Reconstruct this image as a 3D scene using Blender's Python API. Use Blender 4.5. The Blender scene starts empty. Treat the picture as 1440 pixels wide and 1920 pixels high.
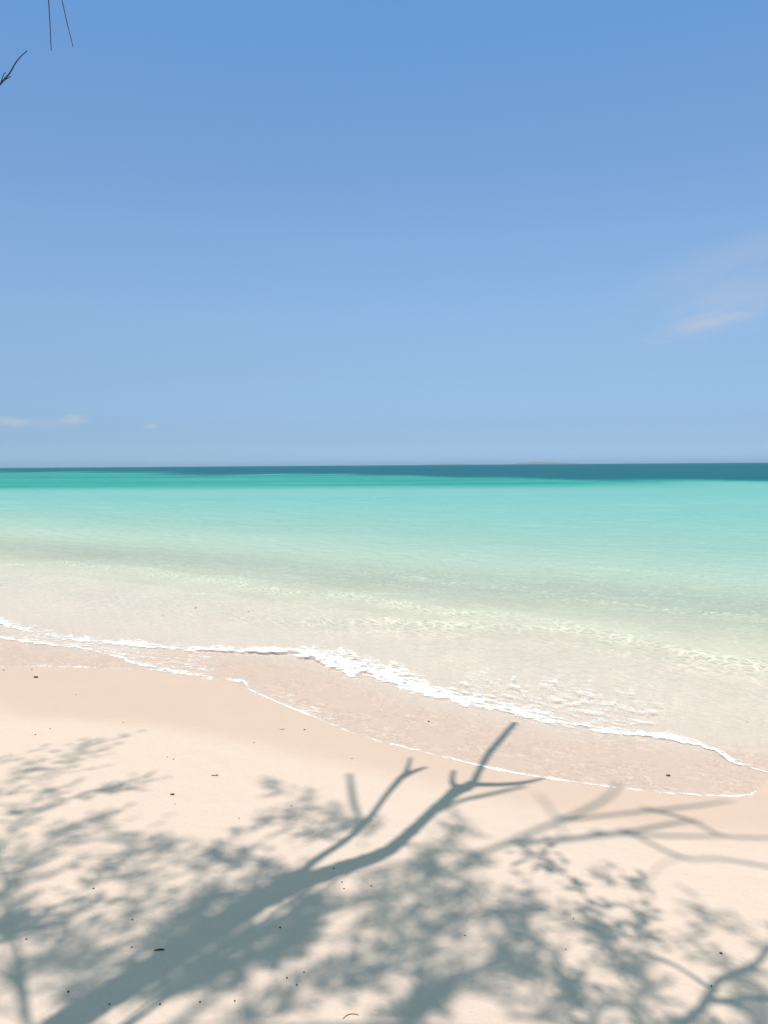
import bpy, math, random
import numpy as np
from mathutils import Vector, Matrix
R = math.radians
scene = bpy.context.scene
col = scene.collection
rng = np.random.default_rng(7)
random.seed(7)

# ------------------------------------------------------------------ camera
F_PX = 1443.0                                   # focal length in pixels of a 1440 wide frame
CAM = np.array([0.0, 0.0, 2.2])
PITCH, ROLL = R(3.49), R(0.40)
fw = np.array([0, math.cos(PITCH), -math.sin(PITCH)])
r0 = np.array([1.0, 0, 0]); u0 = np.array([0, math.sin(PITCH), math.cos(PITCH)])
rt = r0 * math.cos(ROLL) - u0 * math.sin(ROLL)
up = u0 * math.cos(ROLL) + r0 * math.sin(ROLL)
cd = bpy.data.cameras.new('camera'); cam = bpy.data.objects.new('camera', cd); col.objects.link(cam)
cam.matrix_world = Matrix(((rt[0], up[0], -fw[0], CAM[0]), (rt[1], up[1], -fw[1], CAM[1]),
                           (rt[2], up[2], -fw[2], CAM[2]), (0, 0, 0, 1)))
cd.sensor_fit = 'HORIZONTAL'; cd.sensor_width = 36; cd.lens = 36 * F_PX / 1440
cd.clip_start = 0.05; cd.clip_end = 100000
scene.camera = cam

# ------------------------------------------------------------------ sun, sky, exposure
SUN_EL, SUN_AZ = R(58), R(14)                   # azimuth: behind the viewer, a little to the left
SUN = np.array([-math.sin(SUN_AZ) * math.cos(SUN_EL), -math.cos(SUN_AZ) * math.cos(SUN_EL), math.sin(SUN_EL)])
ld = bpy.data.lights.new('sun', 'SUN'); ld.energy = 4.55; ld.angle = R(0.6); ld.color = (1.0, 0.93, 0.84)
sun = bpy.data.objects.new('sun', ld); col.objects.link(sun)
sun.rotation_euler = Vector(SUN).to_track_quat('Z', 'Y').to_euler()
sun.location = Vector(SUN) * 60
vs = scene.view_settings
scene.display_settings.display_device = 'sRGB'
vs.view_transform = 'Standard'; vs.look = 'None'; vs.exposure = 0.0; vs.gamma = 1.0; vs.use_curve_mapping = False
cy = scene.cycles
cy.use_denoising = True
cy.max_bounces = 8; cy.transparent_max_bounces = 12; cy.transmission_bounces = 6
cy.caustics_refractive = False; cy.caustics_reflective = False
cy.sample_clamp_indirect = 4.0


class NT:
    """small helper to write node trees"""
    def __init__(s, tree):
        s.t = tree; s.n = tree.nodes; s.l = tree.links

    def node(s, kind, **kw):
        nd = s.n.new(kind)
        for k, v in kw.items():
            setattr(nd, k, v)
        return nd

    def set(s, sock, v):
        if isinstance(v, bpy.types.NodeSocket):
            s.l.new(v, sock)
        elif v is not None:
            if isinstance(v, (tuple, list)) and len(v) == 3 and sock.type == 'RGBA':
                v = (*v, 1)
            sock.default_value = v

    def math(s, op, a, b=None, c=None, clamp=False):
        nd = s.node('ShaderNodeMath', operation=op, use_clamp=clamp)
        for i, v in enumerate((a, b, c)):
            if v is not None:
                s.set(nd.inputs[i], v)
        return nd.outputs[0]

    def vmath(s, op, a, b=None):
        nd = s.node('ShaderNodeVectorMath', operation=op)
        s.set(nd.inputs[0], a)
        if b is not None:
            s.set(nd.inputs['Scale'] if op == 'SCALE' else nd.inputs[1], b)
        return nd.outputs['Value'] if op in ('DOT_PRODUCT', 'LENGTH') else nd.outputs[0]

    def mix(s, f, a, b, blend='MIX'):
        nd = s.node('ShaderNodeMix', data_type='RGBA', blend_type=blend)
        s.set(nd.inputs[0], f); s.set(nd.inputs[6], a); s.set(nd.inputs[7], b)
        return nd.outputs[2]

    def step(s, v, a, b, lo=0.0, hi=1.0):
        nd = s.node('ShaderNodeMapRange', interpolation_type='SMOOTHSTEP')
        s.set(nd.inputs[0], v)
        for i, x in enumerate((a, b, lo, hi)):
            s.set(nd.inputs[i + 1], x)
        return nd.outputs[0]

    def noise(s, vec, scale, detail=4, rough=0.55, dist=0.0):
        nd = s.node('ShaderNodeTexNoise')
        s.set(nd.inputs['Vector'], vec)
        nd.inputs['Scale'].default_value = scale; nd.inputs['Detail'].default_value = detail
        nd.inputs['Roughness'].default_value = rough; nd.inputs['Distortion'].default_value = dist
        return nd.outputs[0]

    def attr(s, name):
        return s.node('ShaderNodeAttribute', attribute_name=name).outputs['Fac']

    def mapping(s, vec, scale=(1, 1, 1), rot=(0, 0, 0), loc=(0, 0, 0)):
        nd = s.node('ShaderNodeMapping')
        s.set(nd.inputs[0], vec); nd.inputs[1].default_value = loc
        nd.inputs[2].default_value = rot; nd.inputs[3].default_value = scale
        return nd.outputs[0]

    def comb(s, x, y, z):
        nd = s.node('ShaderNodeCombineXYZ')
        for i, v in enumerate((x, y, z)):
            s.set(nd.inputs[i], v)
        return nd.outputs[0]

    def sep(s, v):
        nd = s.node('ShaderNodeSeparateXYZ'); s.set(nd.inputs[0], v)
        return nd.outputs


def pix_dir(px, py):
    px = np.asarray(px, float); py = np.asarray(py, float)
    d = fw + ((px - 720) / F_PX)[..., None] * rt - ((py - 960) / F_PX)[..., None] * up
    return d / np.linalg.norm(d, axis=-1, keepdims=True)


# world: Nishita sky, colour balanced, with a few faint clouds low over the sea
w = bpy.data.worlds.new('World'); scene.world = w; w.use_nodes = True
g = NT(w.node_tree); w.node_tree.nodes.clear()
sky = g.node('ShaderNodeTexSky', sky_type='NISHITA')
sky.sun_disc = False; sky.sun_elevation = SUN_EL
sky.sun_rotation = math.atan2(SUN[0], SUN[1]); sky.altitude = 0
sky.air_density = 1.0; sky.dust_density = 0.6; sky.ozone_density = 1.5
dirv = g.node('ShaderNodeTexCoord').outputs['Generated']
dz = g.sep(dirv)[2]
TINT = [(.008, (.811, 1.245, 2.23)), (.029, (.69, 1.008, 1.725)), (.05, (.707, .954, 1.487)), (.117, (1.0, 1.15, 1.41)),
        (.1825, (1.28, 1.435, 1.62)), (.275, (1.53, 1.73, 1.89)), (.36, (1.59, 1.92, 2.14)), (.50, (1.64, 2.31, 2.63)), (.62, (1.9, 2.35, 1.85)), (.85, (1.85, 2.4, 1.2))]
ramp = g.node('ShaderNodeValToRGB'); cr = ramp.color_ramp; g.l.new(dz, ramp.inputs[0])
while len(cr.elements) < len(TINT):
    cr.elements.new(.5)
for e, (q, v) in zip(cr.elements, TINT):
    e.position = q; e.color = (*[k / 3 for k in v], 1)
c = g.vmath('SCALE', g.vmath('MULTIPLY', sky.outputs[0], ramp.outputs[0]), 3.0)


def cloud(px, py, rx, ry, rot, scale, amt):
    """a soft wisp centred on a sky direction, rx/ry half sizes in radians"""
    d = pix_dir(px, py); az, el = math.atan2(d[0], d[1]), math.asin(d[2])
    sx = g.sep(dirv)
    a = g.math('ARCTAN2', sx[0], sx[1]); e = g.math('ARCSINE', sx[2])
    a = g.math('SUBTRACT', a, az); e = g.math('SUBTRACT', e, el)
    ca, sa = math.cos(rot), math.sin(rot)
    x = g.math('ADD', g.math('MULTIPLY', a, ca / rx), g.math('MULTIPLY', e, sa / rx))
    y = g.math('ADD', g.math('MULTIPLY', a, -sa / ry), g.math('MULTIPLY', e, ca / ry))
    n = g.noise(g.comb(x, g.math('MULTIPLY', y, 0.7), px * 0.01), scale, 5, 0.55, 0.6)
    n = g.math('SUBTRACT', n, 0.5)
    r = g.vmath('LENGTH', g.comb(g.math('ADD', x, g.math('MULTIPLY', n, 1.4)), g.math('ADD', y, g.math('MULTIPLY', n, 1.8)), 0.0))
    m = g.step(r, 1.0, 0.0)
    return g.math('MULTIPLY', m, amt)


CLOUD = (8.0, 7.8, 8.2)
for args in ((1330, 605, .085, .016, R(10), 1.6, .34), (1410, 560, .14, .045, R(12), 1.2, .22), (1440, 470, .22, .05, R(14), 1.2, .16),
             (140, 786, .022, .008, 0, 1.5, .38), (18, 790, .030, .008, R(-6), 1.5, .36), (284, 799, .010, .005, 0, 1.5, .40),
             (75, 795, .06, .010, 0, 1.5, .14)):
    c = g.mix(cloud(*args), c, CLOUD)
bg = g.node('ShaderNodeBackground'); g.set(bg.inputs[0], c); bg.inputs[1].default_value = 0.08
out = g.node('ShaderNodeOutputWorld'); g.l.new(bg.outputs[0], out.inputs[0])


# ------------------------------------------------------------------ shape of the beach
TDIR = np.array([0.849, -0.528]); NDIR = np.array([0.528, 0.849])   # along the shore, out to sea
S0 = 6.2


def pchip(xk, yk):
    xk = np.asarray(xk, float); yk = np.asarray(yk, float)
    h = np.diff(xk); dl = np.diff(yk) / h
    m = np.zeros_like(yk)
    for i in range(1, len(xk) - 1):
        if dl[i - 1] * dl[i] > 0:
            w1, w2 = 2 * h[i] + h[i - 1], h[i] + 2 * h[i - 1]
            m[i] = (w1 + w2) / (w1 / dl[i - 1] + w2 / dl[i])
    m[0], m[-1] = dl[0], dl[-1]

    def f(x):
        x = np.asarray(x, float)
        i = np.clip(np.searchsorted(xk, x) - 1, 0, len(xk) - 2)
        t = (x - xk[i]) / h[i]
        t = np.clip(t, 0, 1)
        return ((1 + 2 * t) * (1 - t) ** 2 * yk[i] + t * (1 - t) ** 2 * h[i] * m[i]
                + t * t * (3 - 2 * t) * yk[i + 1] + t * t * (t - 1) * h[i] * m[i + 1])
    return f


def sstep(x, a, b):
    t = np.clip((np.asarray(x, float) - a) / (b - a), 0, 1)
    return t * t * (3 - 2 * t)


profile = pchip([-3e4, -60, -20, -9, -6.2, -4, -2.4, -1.2, -0.4, 0.6, 2, 3, 4.5, 7, 9, 15, 25, 40, 70, 3e4],
                [6, 5.5, 2.1, .80, .55, .34, .185, .085, .028, -.035, -.085, -.14, -.25, -.44, -.58, -1.0, -1.5, -1.9, -2.2, -2.6])
deep_edge = pchip([-3e4, -400, -200, -75, 0, 42, 90, 3e4], [900, 640, 440, 290, 170, 90, 74, 60])


def ts(x, y):
    return x * TDIR[0] + y * TDIR[1], x * NDIR[0] + y * NDIR[1] - S0


def sand_z(x, y):
    x = np.asarray(x, float); y = np.asarray(y, float)
    t, s = ts(x, y)
    z = profile(s + 0.12 * np.sin(t * 0.55 + 1.0) + 0.05 * np.sin(t * 1.7))
    z = z + 0.006 * np.sin(x * 1.9 + 0.7 * y) * np.sin(y * 1.3 - 0.4 * x) * sstep(s, 0, -3)
    e = deep_edge(x) * (1 + .10 * np.sin(x * .043 + 1) + .07 * np.sin(x * .119 + y * .02) + .05 * np.sin(x * .31 - y * .04))
    z = z - 13 * sstep(y / e, 0.78, 1.5)
    z = z - 1.9 * sstep(y + 2.0 * np.sin(x * .08), 64, 92) * sstep(x - 0.12 * y, 34, 8)
    z = z - 0.28 * sstep(y + 3 * np.sin(x * .11 + 1), 44, 50) * sstep(y, 60, 52)
    return z


def ground(px, py, level=True):
    d = pix_dir(px, py); z = np.zeros(d.shape[:-1])
    for _ in range(30):
        k = (z - CAM[2]) / d[..., 2]
        P = CAM + d * k[..., None]
        z = sand_z(P[..., 0], P[..., 1])
        if level:
            z = np.maximum(z, 0)
    P[..., 2] = z
    return P


def line_ts(pts):
    """a line on the beach, given where it is seen, as s over t"""
    p = np.array(pts, float); P = ground(p[:, 0], p[:, 1])
    t, s = ts(P[:, 0], P[:, 1])
    o = np.argsort(t); t, s = t[o], s[o]
    sl = 0.0
    t = np.concatenate([[t[0] - 60, t[0] - 4], t, [t[-1] + 4, t[-1] + 60]])
    s = np.concatenate([[s[0] - .2, s[0] + .1], s, [s[-1] - .15, s[-1] + .2]])
    return lambda q: np.interp(q, t, s)


SWASH = [(0, 1252), (75, 1250), (150, 1252), (270, 1256), (390, 1272), (440, 1280), (475, 1297), (525, 1320), (590, 1345), (640, 1367),
         (720, 1393), (815, 1416), (895, 1436), (1000, 1456), (1100, 1471), (1200, 1483), (1300, 1491), (1380, 1494), (1412, 1492),
         (1425, 1480), (1440, 1462)]
BORE = [(0, 1172), (50, 1190), (100, 1196), (200, 1209), (320, 1216), (450, 1222), (540, 1218), (550, 1233), (595, 1243), (625, 1265),
        (700, 1281), (795, 1305), (870, 1325), (945, 1341), (1040, 1361), (1120, 1373), (1195, 1383), (1290, 1395), (1340, 1408),
        (1365, 1427), (1400, 1438), (1440, 1450)]
WETTOP = [(0, 1352), (150, 1360), (300, 1378), (450, 1405), (560, 1432), (700, 1462), (860, 1500), (1000, 1535), (1200, 1570), (1440, 1590)]
CREST = [[(0, 1062), (120, 1058), (250, 1070), (400, 1090), (560, 1112), (720, 1128), (860, 1150)],
         [(560, 1170), (720, 1168), (850, 1172), (1000, 1180), (1120, 1190), (1250, 1213), (1350, 1236), (1440, 1258)],
         [(700, 1075), (900, 1098), (1050, 1118), (1200, 1138), (1330, 1152), (1440, 1160)],
         [(980, 1050), (1120, 1064), (1250, 1076), (1440, 1090)]]
swash_s, bore_s, wet_s = line_ts(SWASH), line_ts(BORE), line_ts(WETTOP)
CR = []
for i, p in enumerate(CREST):
    q = np.array(p, float); P = ground(q[:, 0], q[:, 1]); t, s = ts(P[:, 0], P[:, 1])
    CR.append((t, s, (.045, .05, .022, .018)[i]))


def crest_field(t, s):
    """low swells: a smooth hump in z, and how strongly the ripples stand up there"""
    z = np.zeros_like(t); a = np.zeros_like(t)
    for tk, sk, h in CR:
        c = np.interp(t, tk, sk) + 0.10 * np.sin(t * 2.1 + sk[0]) + 0.05 * np.sin(t * 5.3)
        m = sstep(t, tk[0] - 1.5, tk[0] + .8) * sstep(t, tk[-1] + 3.0, tk[-1] - .2)
        d = s - c
        prof = np.where(d < 0, np.exp(-(d / .20) ** 2), np.exp(-(d / .55) ** 2))
        z += h * prof * m; a += np.exp(-((d + .06) / .20) ** 2) * m
    return z, np.clip(a, 0, 1)


# ripples: sums of sines running mostly towards the shore
def wave_bank(n, l0, l1, spread, seed):
    r = np.random.default_rng(seed)
    lam = np.exp(r.uniform(math.log(l0), math.log(l1), n))
    ang = math.atan2(-NDIR[1], -NDIR[0]) + r.normal(0, spread, n)
    k = 2 * math.pi / lam
    return k * np.cos(ang), k * np.sin(ang), r.uniform(0, 6.283, n), lam


def wave_sum(bank, x, y, power=1.0):
    z = np.zeros_like(x); kx, ky, ph, lam = bank
    xs = x + .10 * np.sin(y * 1.7 + x * .6) + .03 * np.sin(x * 7.1 - y * 3)
    ys = y + .10 * np.sin(x * 1.3 - y * .8) + .03 * np.sin(y * 6.3 + x * 4)
    for a, b, p, l in zip(kx, ky, ph, lam):
        z += np.sin(a * xs + b * ys + p) * l ** power
    return z / math.sqrt(len(lam))


B1 = wave_bank(34, .22, .95, .75, 1)
B2 = wave_bank(26, .09, .20, .9, 2)
B3 = wave_bank(22, 1.2, 5.0, .5, 3)


def water_z(x, y):
    t, s = ts(x, y)
    sw, bo = swash_s(t) + .012 * np.sin(t * 9) + .006 * np.sin(t * 31 + 1), bore_s(t)
    d, b = s - sw, s - bo
    sz = sand_z(x, y)
    film = np.where(d > 0, .003 * (1 - np.exp(-d / .03)) + .003 * np.minimum(d, 1.0), d * .12)
    z1 = sz + film + .008 * sstep(b, .05, .6)
    k = .02
    zz = k * np.logaddexp(np.clip(z1 / k, -300, 300), np.full_like(z1, 0.0)) - k * math.log(2) * 0 if False else np.maximum(z1, -.0)
    m = sstep(z1, .03, -.03)
    zz = z1 * (1 - m) + np.maximum(z1, 0.0) * m
    zz = np.where(d < -.02, z1, zz)
    dep = np.maximum(zz - sz, 0)
    cz, ca = crest_field(t, s)
    grow = sstep(dep, .01, .25)
    r = np.hypot(x, y)
    zz = zz + cz * sstep(b, .3, 1.0)
    near = sstep(r, 60, 30)
    a1 = (.006 * sstep(dep, .03, .12) + .003 * sstep(dep, .12, .45)) * (1 + .25 * ca) * near
    a2 = (.0016 * sstep(dep, .004, .010) * (1 - grow) + .011 * sstep(dep, .03, .10)) * near * sstep(r, 26, 16) * (1 + .8 * ca)
    zz = zz + a1 * wave_sum(B1, x, y) * 2.0 + a2 * wave_sum(B2, x, y) * 6.0 * .5
    zz = zz + .02 * sstep(dep, .5, 1.5) * wave_sum(B3, x, y, .5) * sstep(r, 400, 120)
    zz = np.where((d > 0.0) & (zz < sz + .0012), sz + .0012, zz)
    zz = np.where(d <= 0, np.minimum(zz, sz + d * .12), zz)
    return zz, np.maximum(zz - sz, 0), d, ca


# ------------------------------------------------------------------ mesh helpers
def make_obj(name, verts, faces, mat, parent=None, smooth=True, attrs=None, kind=None):
    me = bpy.data.meshes.new(name)
    if isinstance(faces, np.ndarray):
        nf, k = faces.shape
        me.vertices.add(len(verts)); me.vertices.foreach_set('co', np.asarray(verts, np.float32).ravel())
        me.loops.add(nf * k); me.loops.foreach_set('vertex_index', faces.astype(np.int32).ravel())
        me.polygons.add(nf); me.polygons.foreach_set('loop_start', np.arange(0, nf * k, k, dtype=np.int32))
        me.update(calc_edges=True); me.validate()
    else:
        me.from_pydata([tuple(v) for v in verts], [], faces)
    me.polygons.foreach_set('use_smooth', np.full(len(me.polygons), smooth))
    for k, v in (attrs or {}).items():
        at = me.attributes.new(k, 'FLOAT', 'POINT'); at.data.foreach_set('value', np.asarray(v, np.float32))
    me.materials.append(mat)
    o = bpy.data.objects.new(name, me); col.objects.link(o)
    if parent:
        o.parent = parent
    if kind:
        o['kind'] = kind
    return o


def grid_faces(nr, nc, closed=False):
    i = np.arange(nr - 1)[:, None]; j = np.arange(nc if closed else nc - 1)[None, :]
    j2 = (j + 1) % nc
    return np.stack([(i * nc + j), (i * nc + j2), ((i + 1) * nc + j2), ((i + 1) * nc + j)], -1).reshape(-1, 4)


def polar(radii, angles):
    rr, aa = np.meshgrid(radii, angles, indexing='ij')
    return (rr * np.sin(aa)).ravel(), (rr * np.cos(aa)).ravel()


def material(name):
    m = bpy.data.materials.new(name); m.use_nodes = True; m.node_tree.nodes.clear()
    n = NT(m.node_tree); o = n.node('ShaderNodeOutputMaterial')
    return m, n, o


def principled(n, **kw):
    p = n.node('ShaderNodeBsdfPrincipled')
    for k, v in kw.items():
        n.set(p.inputs[k.replace('_', ' ')], v)
    return p


# ------------------------------------------------------------------ sand
m_sand, n, o = material('coral_sand')
pos = n.node('ShaderNodeNewGeometry').outputs['Position']
wet = n.attr('wet'); film = n.attr('under')
big = n.noise(pos, .9, 3); mid = n.noise(pos, 7, 4); fine = n.noise(pos, 420, 2, .7); grain = n.noise(pos, 60, 3, .6)
wedge = n.step(n.math('ADD', wet, n.math('MULTIPLY', n.math('SUBTRACT', big, .5), .5)), 0.0, 1.0)
DRY, WET = (.71, .553, .468), (.678, .492, .388)
cs = n.mix(wedge, DRY, WET)
cs = n.mix(n.step(film, .22, .85), cs, (.70, .56, .47))
v = n.math('ADD', n.math('MULTIPLY', n.math('SUBTRACT', fine, .5), .22), n.math('MULTIPLY', n.math('SUBTRACT', mid, .5), .06))
v = n.math('ADD', v, n.math('MULTIPLY', n.math('SUBTRACT', grain, .5), .10))
v = n.math('ADD', v, n.math('MULTIPLY', n.math('SUBTRACT', big, .5), .05))
cs = n.mix(1.0, cs, n.comb(n.math('ADD', v, 1.0), n.math('ADD', v, 1.0), n.math('ADD', v, 1.0)), 'MULTIPLY')
bh = n.math('ADD', n.math('MULTIPLY', n.noise(pos, 24, 3, .6), .004), n.math('ADD', n.math('MULTIPLY', mid, .010), n.math('MULTIPLY', grain, .0022)))
bh = n.math('ADD', bh, n.math('MULTIPLY', fine, .0005))
bp = n.node('ShaderNodeBump'); bp.inputs['Distance'].default_value = 1.0
n.set(bp.inputs['Height'], bh); n.set(bp.inputs['Strength'], n.math('SUBTRACT', .55, n.math('MULTIPLY', wedge, .38)))
p = principled(n, Base_Color=cs, Roughness=n.math('SUBTRACT', .95, n.math('MULTIPLY', wedge, .42)), Normal=bp.outputs[0])
n.set(p.inputs['Specular IOR Level'], n.math('ADD', .12, n.math('MULTIPLY', wedge, .28)))
n.l.new(p.outputs[0], o.inputs[0])

rad = np.concatenate([np.geomspace(.02, 1.4, 14)[:-1], np.geomspace(1.4, 20, 420)[:-1], np.geomspace(20, 400, 160)[:-1], np.geomspace(400, 20000, 40)])
ang = np.concatenate([np.linspace(-180, -48, 34)[:-1], np.linspace(-48, 48, 420), np.linspace(48, 180, 34)[1:-1]])
x, y = polar(rad, np.radians(ang))
z = sand_z(x, y); t, s = ts(x, y)
wetv = sstep(s - wet_s(t), -.25, .55)
undv = sstep(s - swash_s(t), .0, 2.2)
sand = make_obj('beach_sand', np.stack([x, y, z], 1), grid_faces(len(rad), len(ang), True), m_sand, attrs={'wet': wetv, 'under': undv}, kind='structure')

# ------------------------------------------------------------------ sea
m_sea, n, o = material('sea_water')
pos = n.node('ShaderNodeNewGeometry').outputs['Position']
dep = n.attr('depth')
K = (.36, .042, .050)
T = n.comb(*[n.math('POWER', math.exp(-k), dep) for k in K])
T = n.mix(1.0, T, (1, 1, 1), 'MULTIPLY')
dist = n.vmath('LENGTH', pos)
shore = n.mapping(pos, rot=(0, 0, R(31.9)))
h1 = n.noise(n.mapping(shore, scale=(.55, 1.0, 1)), 9, 3, .55, .4)
h2 = n.noise(n.mapping(shore, scale=(.45, 1.0, 1)), 1.6, 4, .6, .3)
h3 = n.noise(n.mapping(pos, scale=(.3, 1.0, 1)), .16, 4, .6, .3)
hh = n.math('MULTIPLY', h1, n.math('MULTIPLY', n.step(dep, .02, .3), .012))
hh = n.math('ADD', hh, n.math('MULTIPLY', h2, n.math('MULTIPLY', n.step(dist, 12, 30), .035)))
hh = n.math('ADD', hh, n.math('MULTIPLY', h3, n.math('MULTIPLY', n.step(dist, 60, 160), .5)))
bp = n.node('ShaderNodeBump'); bp.inputs['Distance'].default_value = 1.0; bp.inputs['Strength'].default_value = 1.0
n.set(bp.inputs['Height'], hh)
# caustic light painted as a net of bright lines into the water's transmission colour
cst = n.attr('crest')  # strengthens the painted light lines along the swell crests


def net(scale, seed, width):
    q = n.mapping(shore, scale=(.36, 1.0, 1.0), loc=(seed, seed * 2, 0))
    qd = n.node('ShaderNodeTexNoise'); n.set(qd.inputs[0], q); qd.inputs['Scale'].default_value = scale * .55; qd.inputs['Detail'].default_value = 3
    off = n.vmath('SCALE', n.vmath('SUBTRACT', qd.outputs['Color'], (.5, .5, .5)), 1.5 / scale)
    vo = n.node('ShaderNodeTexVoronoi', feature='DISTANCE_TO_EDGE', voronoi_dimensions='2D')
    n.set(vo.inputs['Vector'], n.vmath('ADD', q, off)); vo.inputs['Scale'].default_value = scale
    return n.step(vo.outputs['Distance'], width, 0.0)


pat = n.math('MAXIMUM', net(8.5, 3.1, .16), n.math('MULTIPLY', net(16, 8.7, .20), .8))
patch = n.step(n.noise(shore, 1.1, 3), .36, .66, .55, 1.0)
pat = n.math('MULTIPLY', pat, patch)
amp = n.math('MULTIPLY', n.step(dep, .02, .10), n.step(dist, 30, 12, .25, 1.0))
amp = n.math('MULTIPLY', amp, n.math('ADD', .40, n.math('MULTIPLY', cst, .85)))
painted_light = n.math('ADD', n.math('SUBTRACT', 1.0, n.math('MULTIPLY', amp, .13)), n.math('MULTIPLY', n.math('MULTIPLY', pat, amp), .46))
# ripple light and shade painted as lines into the colour of the thin wash
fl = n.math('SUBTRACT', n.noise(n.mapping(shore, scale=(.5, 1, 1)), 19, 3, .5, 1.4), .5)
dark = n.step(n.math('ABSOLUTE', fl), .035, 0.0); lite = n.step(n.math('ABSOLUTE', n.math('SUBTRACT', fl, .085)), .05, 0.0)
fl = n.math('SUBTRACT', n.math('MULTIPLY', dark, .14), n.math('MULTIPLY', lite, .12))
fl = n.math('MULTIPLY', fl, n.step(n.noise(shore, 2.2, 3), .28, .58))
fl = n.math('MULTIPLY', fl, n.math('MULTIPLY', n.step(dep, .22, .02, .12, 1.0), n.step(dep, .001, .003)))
painted_light = n.math('SUBTRACT', painted_light, fl)
T = n.vmath('SCALE', T, painted_light)
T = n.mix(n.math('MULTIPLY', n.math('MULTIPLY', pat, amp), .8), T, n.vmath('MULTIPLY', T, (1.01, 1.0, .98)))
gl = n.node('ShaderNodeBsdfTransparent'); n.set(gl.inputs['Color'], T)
df = n.node('ShaderNodeBsdfDiffuse')
wr = n.node('ShaderNodeValToRGB'); wc = wr.color_ramp
WATER = [(.2, (.65, .65, .575)), (.5, (.44, .51, .435)), (1.0, (.27, .44, .40)), (1.6, (.205, .425, .41)), (2.3, (.165, .41, .40)), (3.7, (.045, .32, .275)), (5.5, (.014, .18, .205)), (9.0, (.006, .112, .15))]
while len(wc.elements) < len(WATER):
    wc.elements.new(.5)
for e, (q, v) in zip(wc.elements, WATER):
    e.position = q / 10; e.color = (*v, 1)
wob = n.math('ADD', 1.0, n.math('MULTIPLY', n.math('SUBTRACT', n.noise(n.mapping(pos, scale=(.35, 1, 1)), .09, 4), .5), .5))
wob = n.math('ADD', wob, n.math('MULTIPLY', n.math('SUBTRACT', n.noise(n.mapping(pos, scale=(.22, 1, 1)), .022, 5, .65), .5), n.step(dist, 50, 140, 0, 1.5)))
n.l.new(n.math('MULTIPLY', n.math('MULTIPLY', dep, wob), .1), wr.inputs[0]); n.set(df.inputs['Color'], wr.outputs[0])
turb = n.step(dep, .07, .80)                      # how much of the light the water itself sends back
clear = n.math('SUBTRACT', 1.0, turb)
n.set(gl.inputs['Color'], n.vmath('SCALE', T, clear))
n.set(df.inputs['Color'], n.vmath('SCALE', wr.outputs[0], n.math('SUBTRACT', 1.0, n.math('MULTIPLY', clear, clear))))
r1 = n.noise(n.mapping(pos, scale=(.42, 1, 1), rot=(0, 0, R(16))), 4.2, 5, .65, .5)
r2 = n.noise(n.mapping(pos, scale=(.30, 1, 1)), .45, 3, .6, .4)
b2 = n.node('ShaderNodeBump'); b2.inputs['Distance'].default_value = 1.0; b2.inputs['Strength'].default_value = .9
n.set(b2.inputs['Height'], n.math('ADD', n.math('MULTIPLY', r1, .065), n.math('MULTIPLY', r2, n.math('MULTIPLY', n.step(dist, 25, 90), .35))))
n.l.new(b2.outputs[0], df.inputs['Normal'])
body = n.node('ShaderNodeAddShader')
n.l.new(gl.outputs[0], body.inputs[0]); n.l.new(df.outputs[0], body.inputs[1])
gs = n.node('ShaderNodeBsdfGlossy'); gs.inputs['Roughness'].default_value = .06; n.set(gs.inputs['Normal'], bp.outputs[0])
fr = n.node('ShaderNodeFresnel'); fr.inputs['IOR'].default_value = 1.33; n.set(fr.inputs['Normal'], bp.outputs[0])
srf = n.node('ShaderNodeMixShader')
n.set(srf.inputs[0], n.math('MINIMUM', n.math('MULTIPLY', fr.outputs[0], .55), n.step(dist, 30, 150, .06, .14))); n.l.new(body.outputs[0], srf.inputs[1]); n.l.new(gs.outputs[0], srf.inputs[2])
n.l.new(srf.outputs[0], o.inputs[0])

rad = np.concatenate([np.geomspace(3.4, 17, 760)[:-1], np.geomspace(17, 60, 300)[:-1], np.geomspace(60, 600, 140)[:-1], np.geomspace(600, 19500, 40)])
ang = np.concatenate([np.linspace(-84, -34, 60)[:-1], np.linspace(-34, 34, 760), np.linspace(34, 110, 80)[1:]])
x, y = polar(rad, np.radians(ang))
z, depth, d, ca = water_z(x, y)
F = grid_faces(len(rad), len(ang))
keep = (d > -.12)[F].any(1)
F = F[keep]; used = np.unique(F); idx = np.full(len(x), -1); idx[used] = np.arange(len(used)); F = idx[F]
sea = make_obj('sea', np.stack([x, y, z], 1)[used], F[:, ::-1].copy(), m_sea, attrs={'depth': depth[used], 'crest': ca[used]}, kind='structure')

# ------------------------------------------------------------------ foam
m_foam, n, o = material('foam')
pos = n.node('ShaderNodeNewGeometry').outputs['Position']
shore = n.mapping(pos, rot=(0, 0, R(31.9)))
dens = n.attr('dens')
na = n.noise(n.mapping(shore, scale=(.55, 1, 1)), 13, 5, .62, .8)
nb = n.noise(n.mapping(shore, scale=(.8, 1, 1)), 80, 3, .6, .4)
vo = n.node('ShaderNodeTexVoronoi', feature='SMOOTH_F1'); n.set(vo.inputs['Vector'], shore); vo.inputs['Scale'].default_value = 75
q = n.math('ADD', n.math('MULTIPLY', n.math('SUBTRACT', na, .5), 2.3), n.math('MULTIPLY', n.math('SUBTRACT', nb, .5), 1.3))
q = n.math('ADD', q, dens)
alpha = n.step(q, .18, 1.0)
bp = n.node('ShaderNodeBump'); bp.inputs['Distance'].default_value = 1.0; bp.inputs['Strength'].default_value = .2
n.set(bp.inputs['Height'], n.math('ADD', n.math('MULTIPLY', nb, .008), n.math('MULTIPLY', vo.outputs['Distance'], -.010)))
pf = principled(n, Base_Color=(.95, .94, .93), Roughness=.7, Normal=bp.outputs[0])
tr = n.node('ShaderNodeBsdfTransparent'); ms = n.node('ShaderNodeMixShader')
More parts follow.
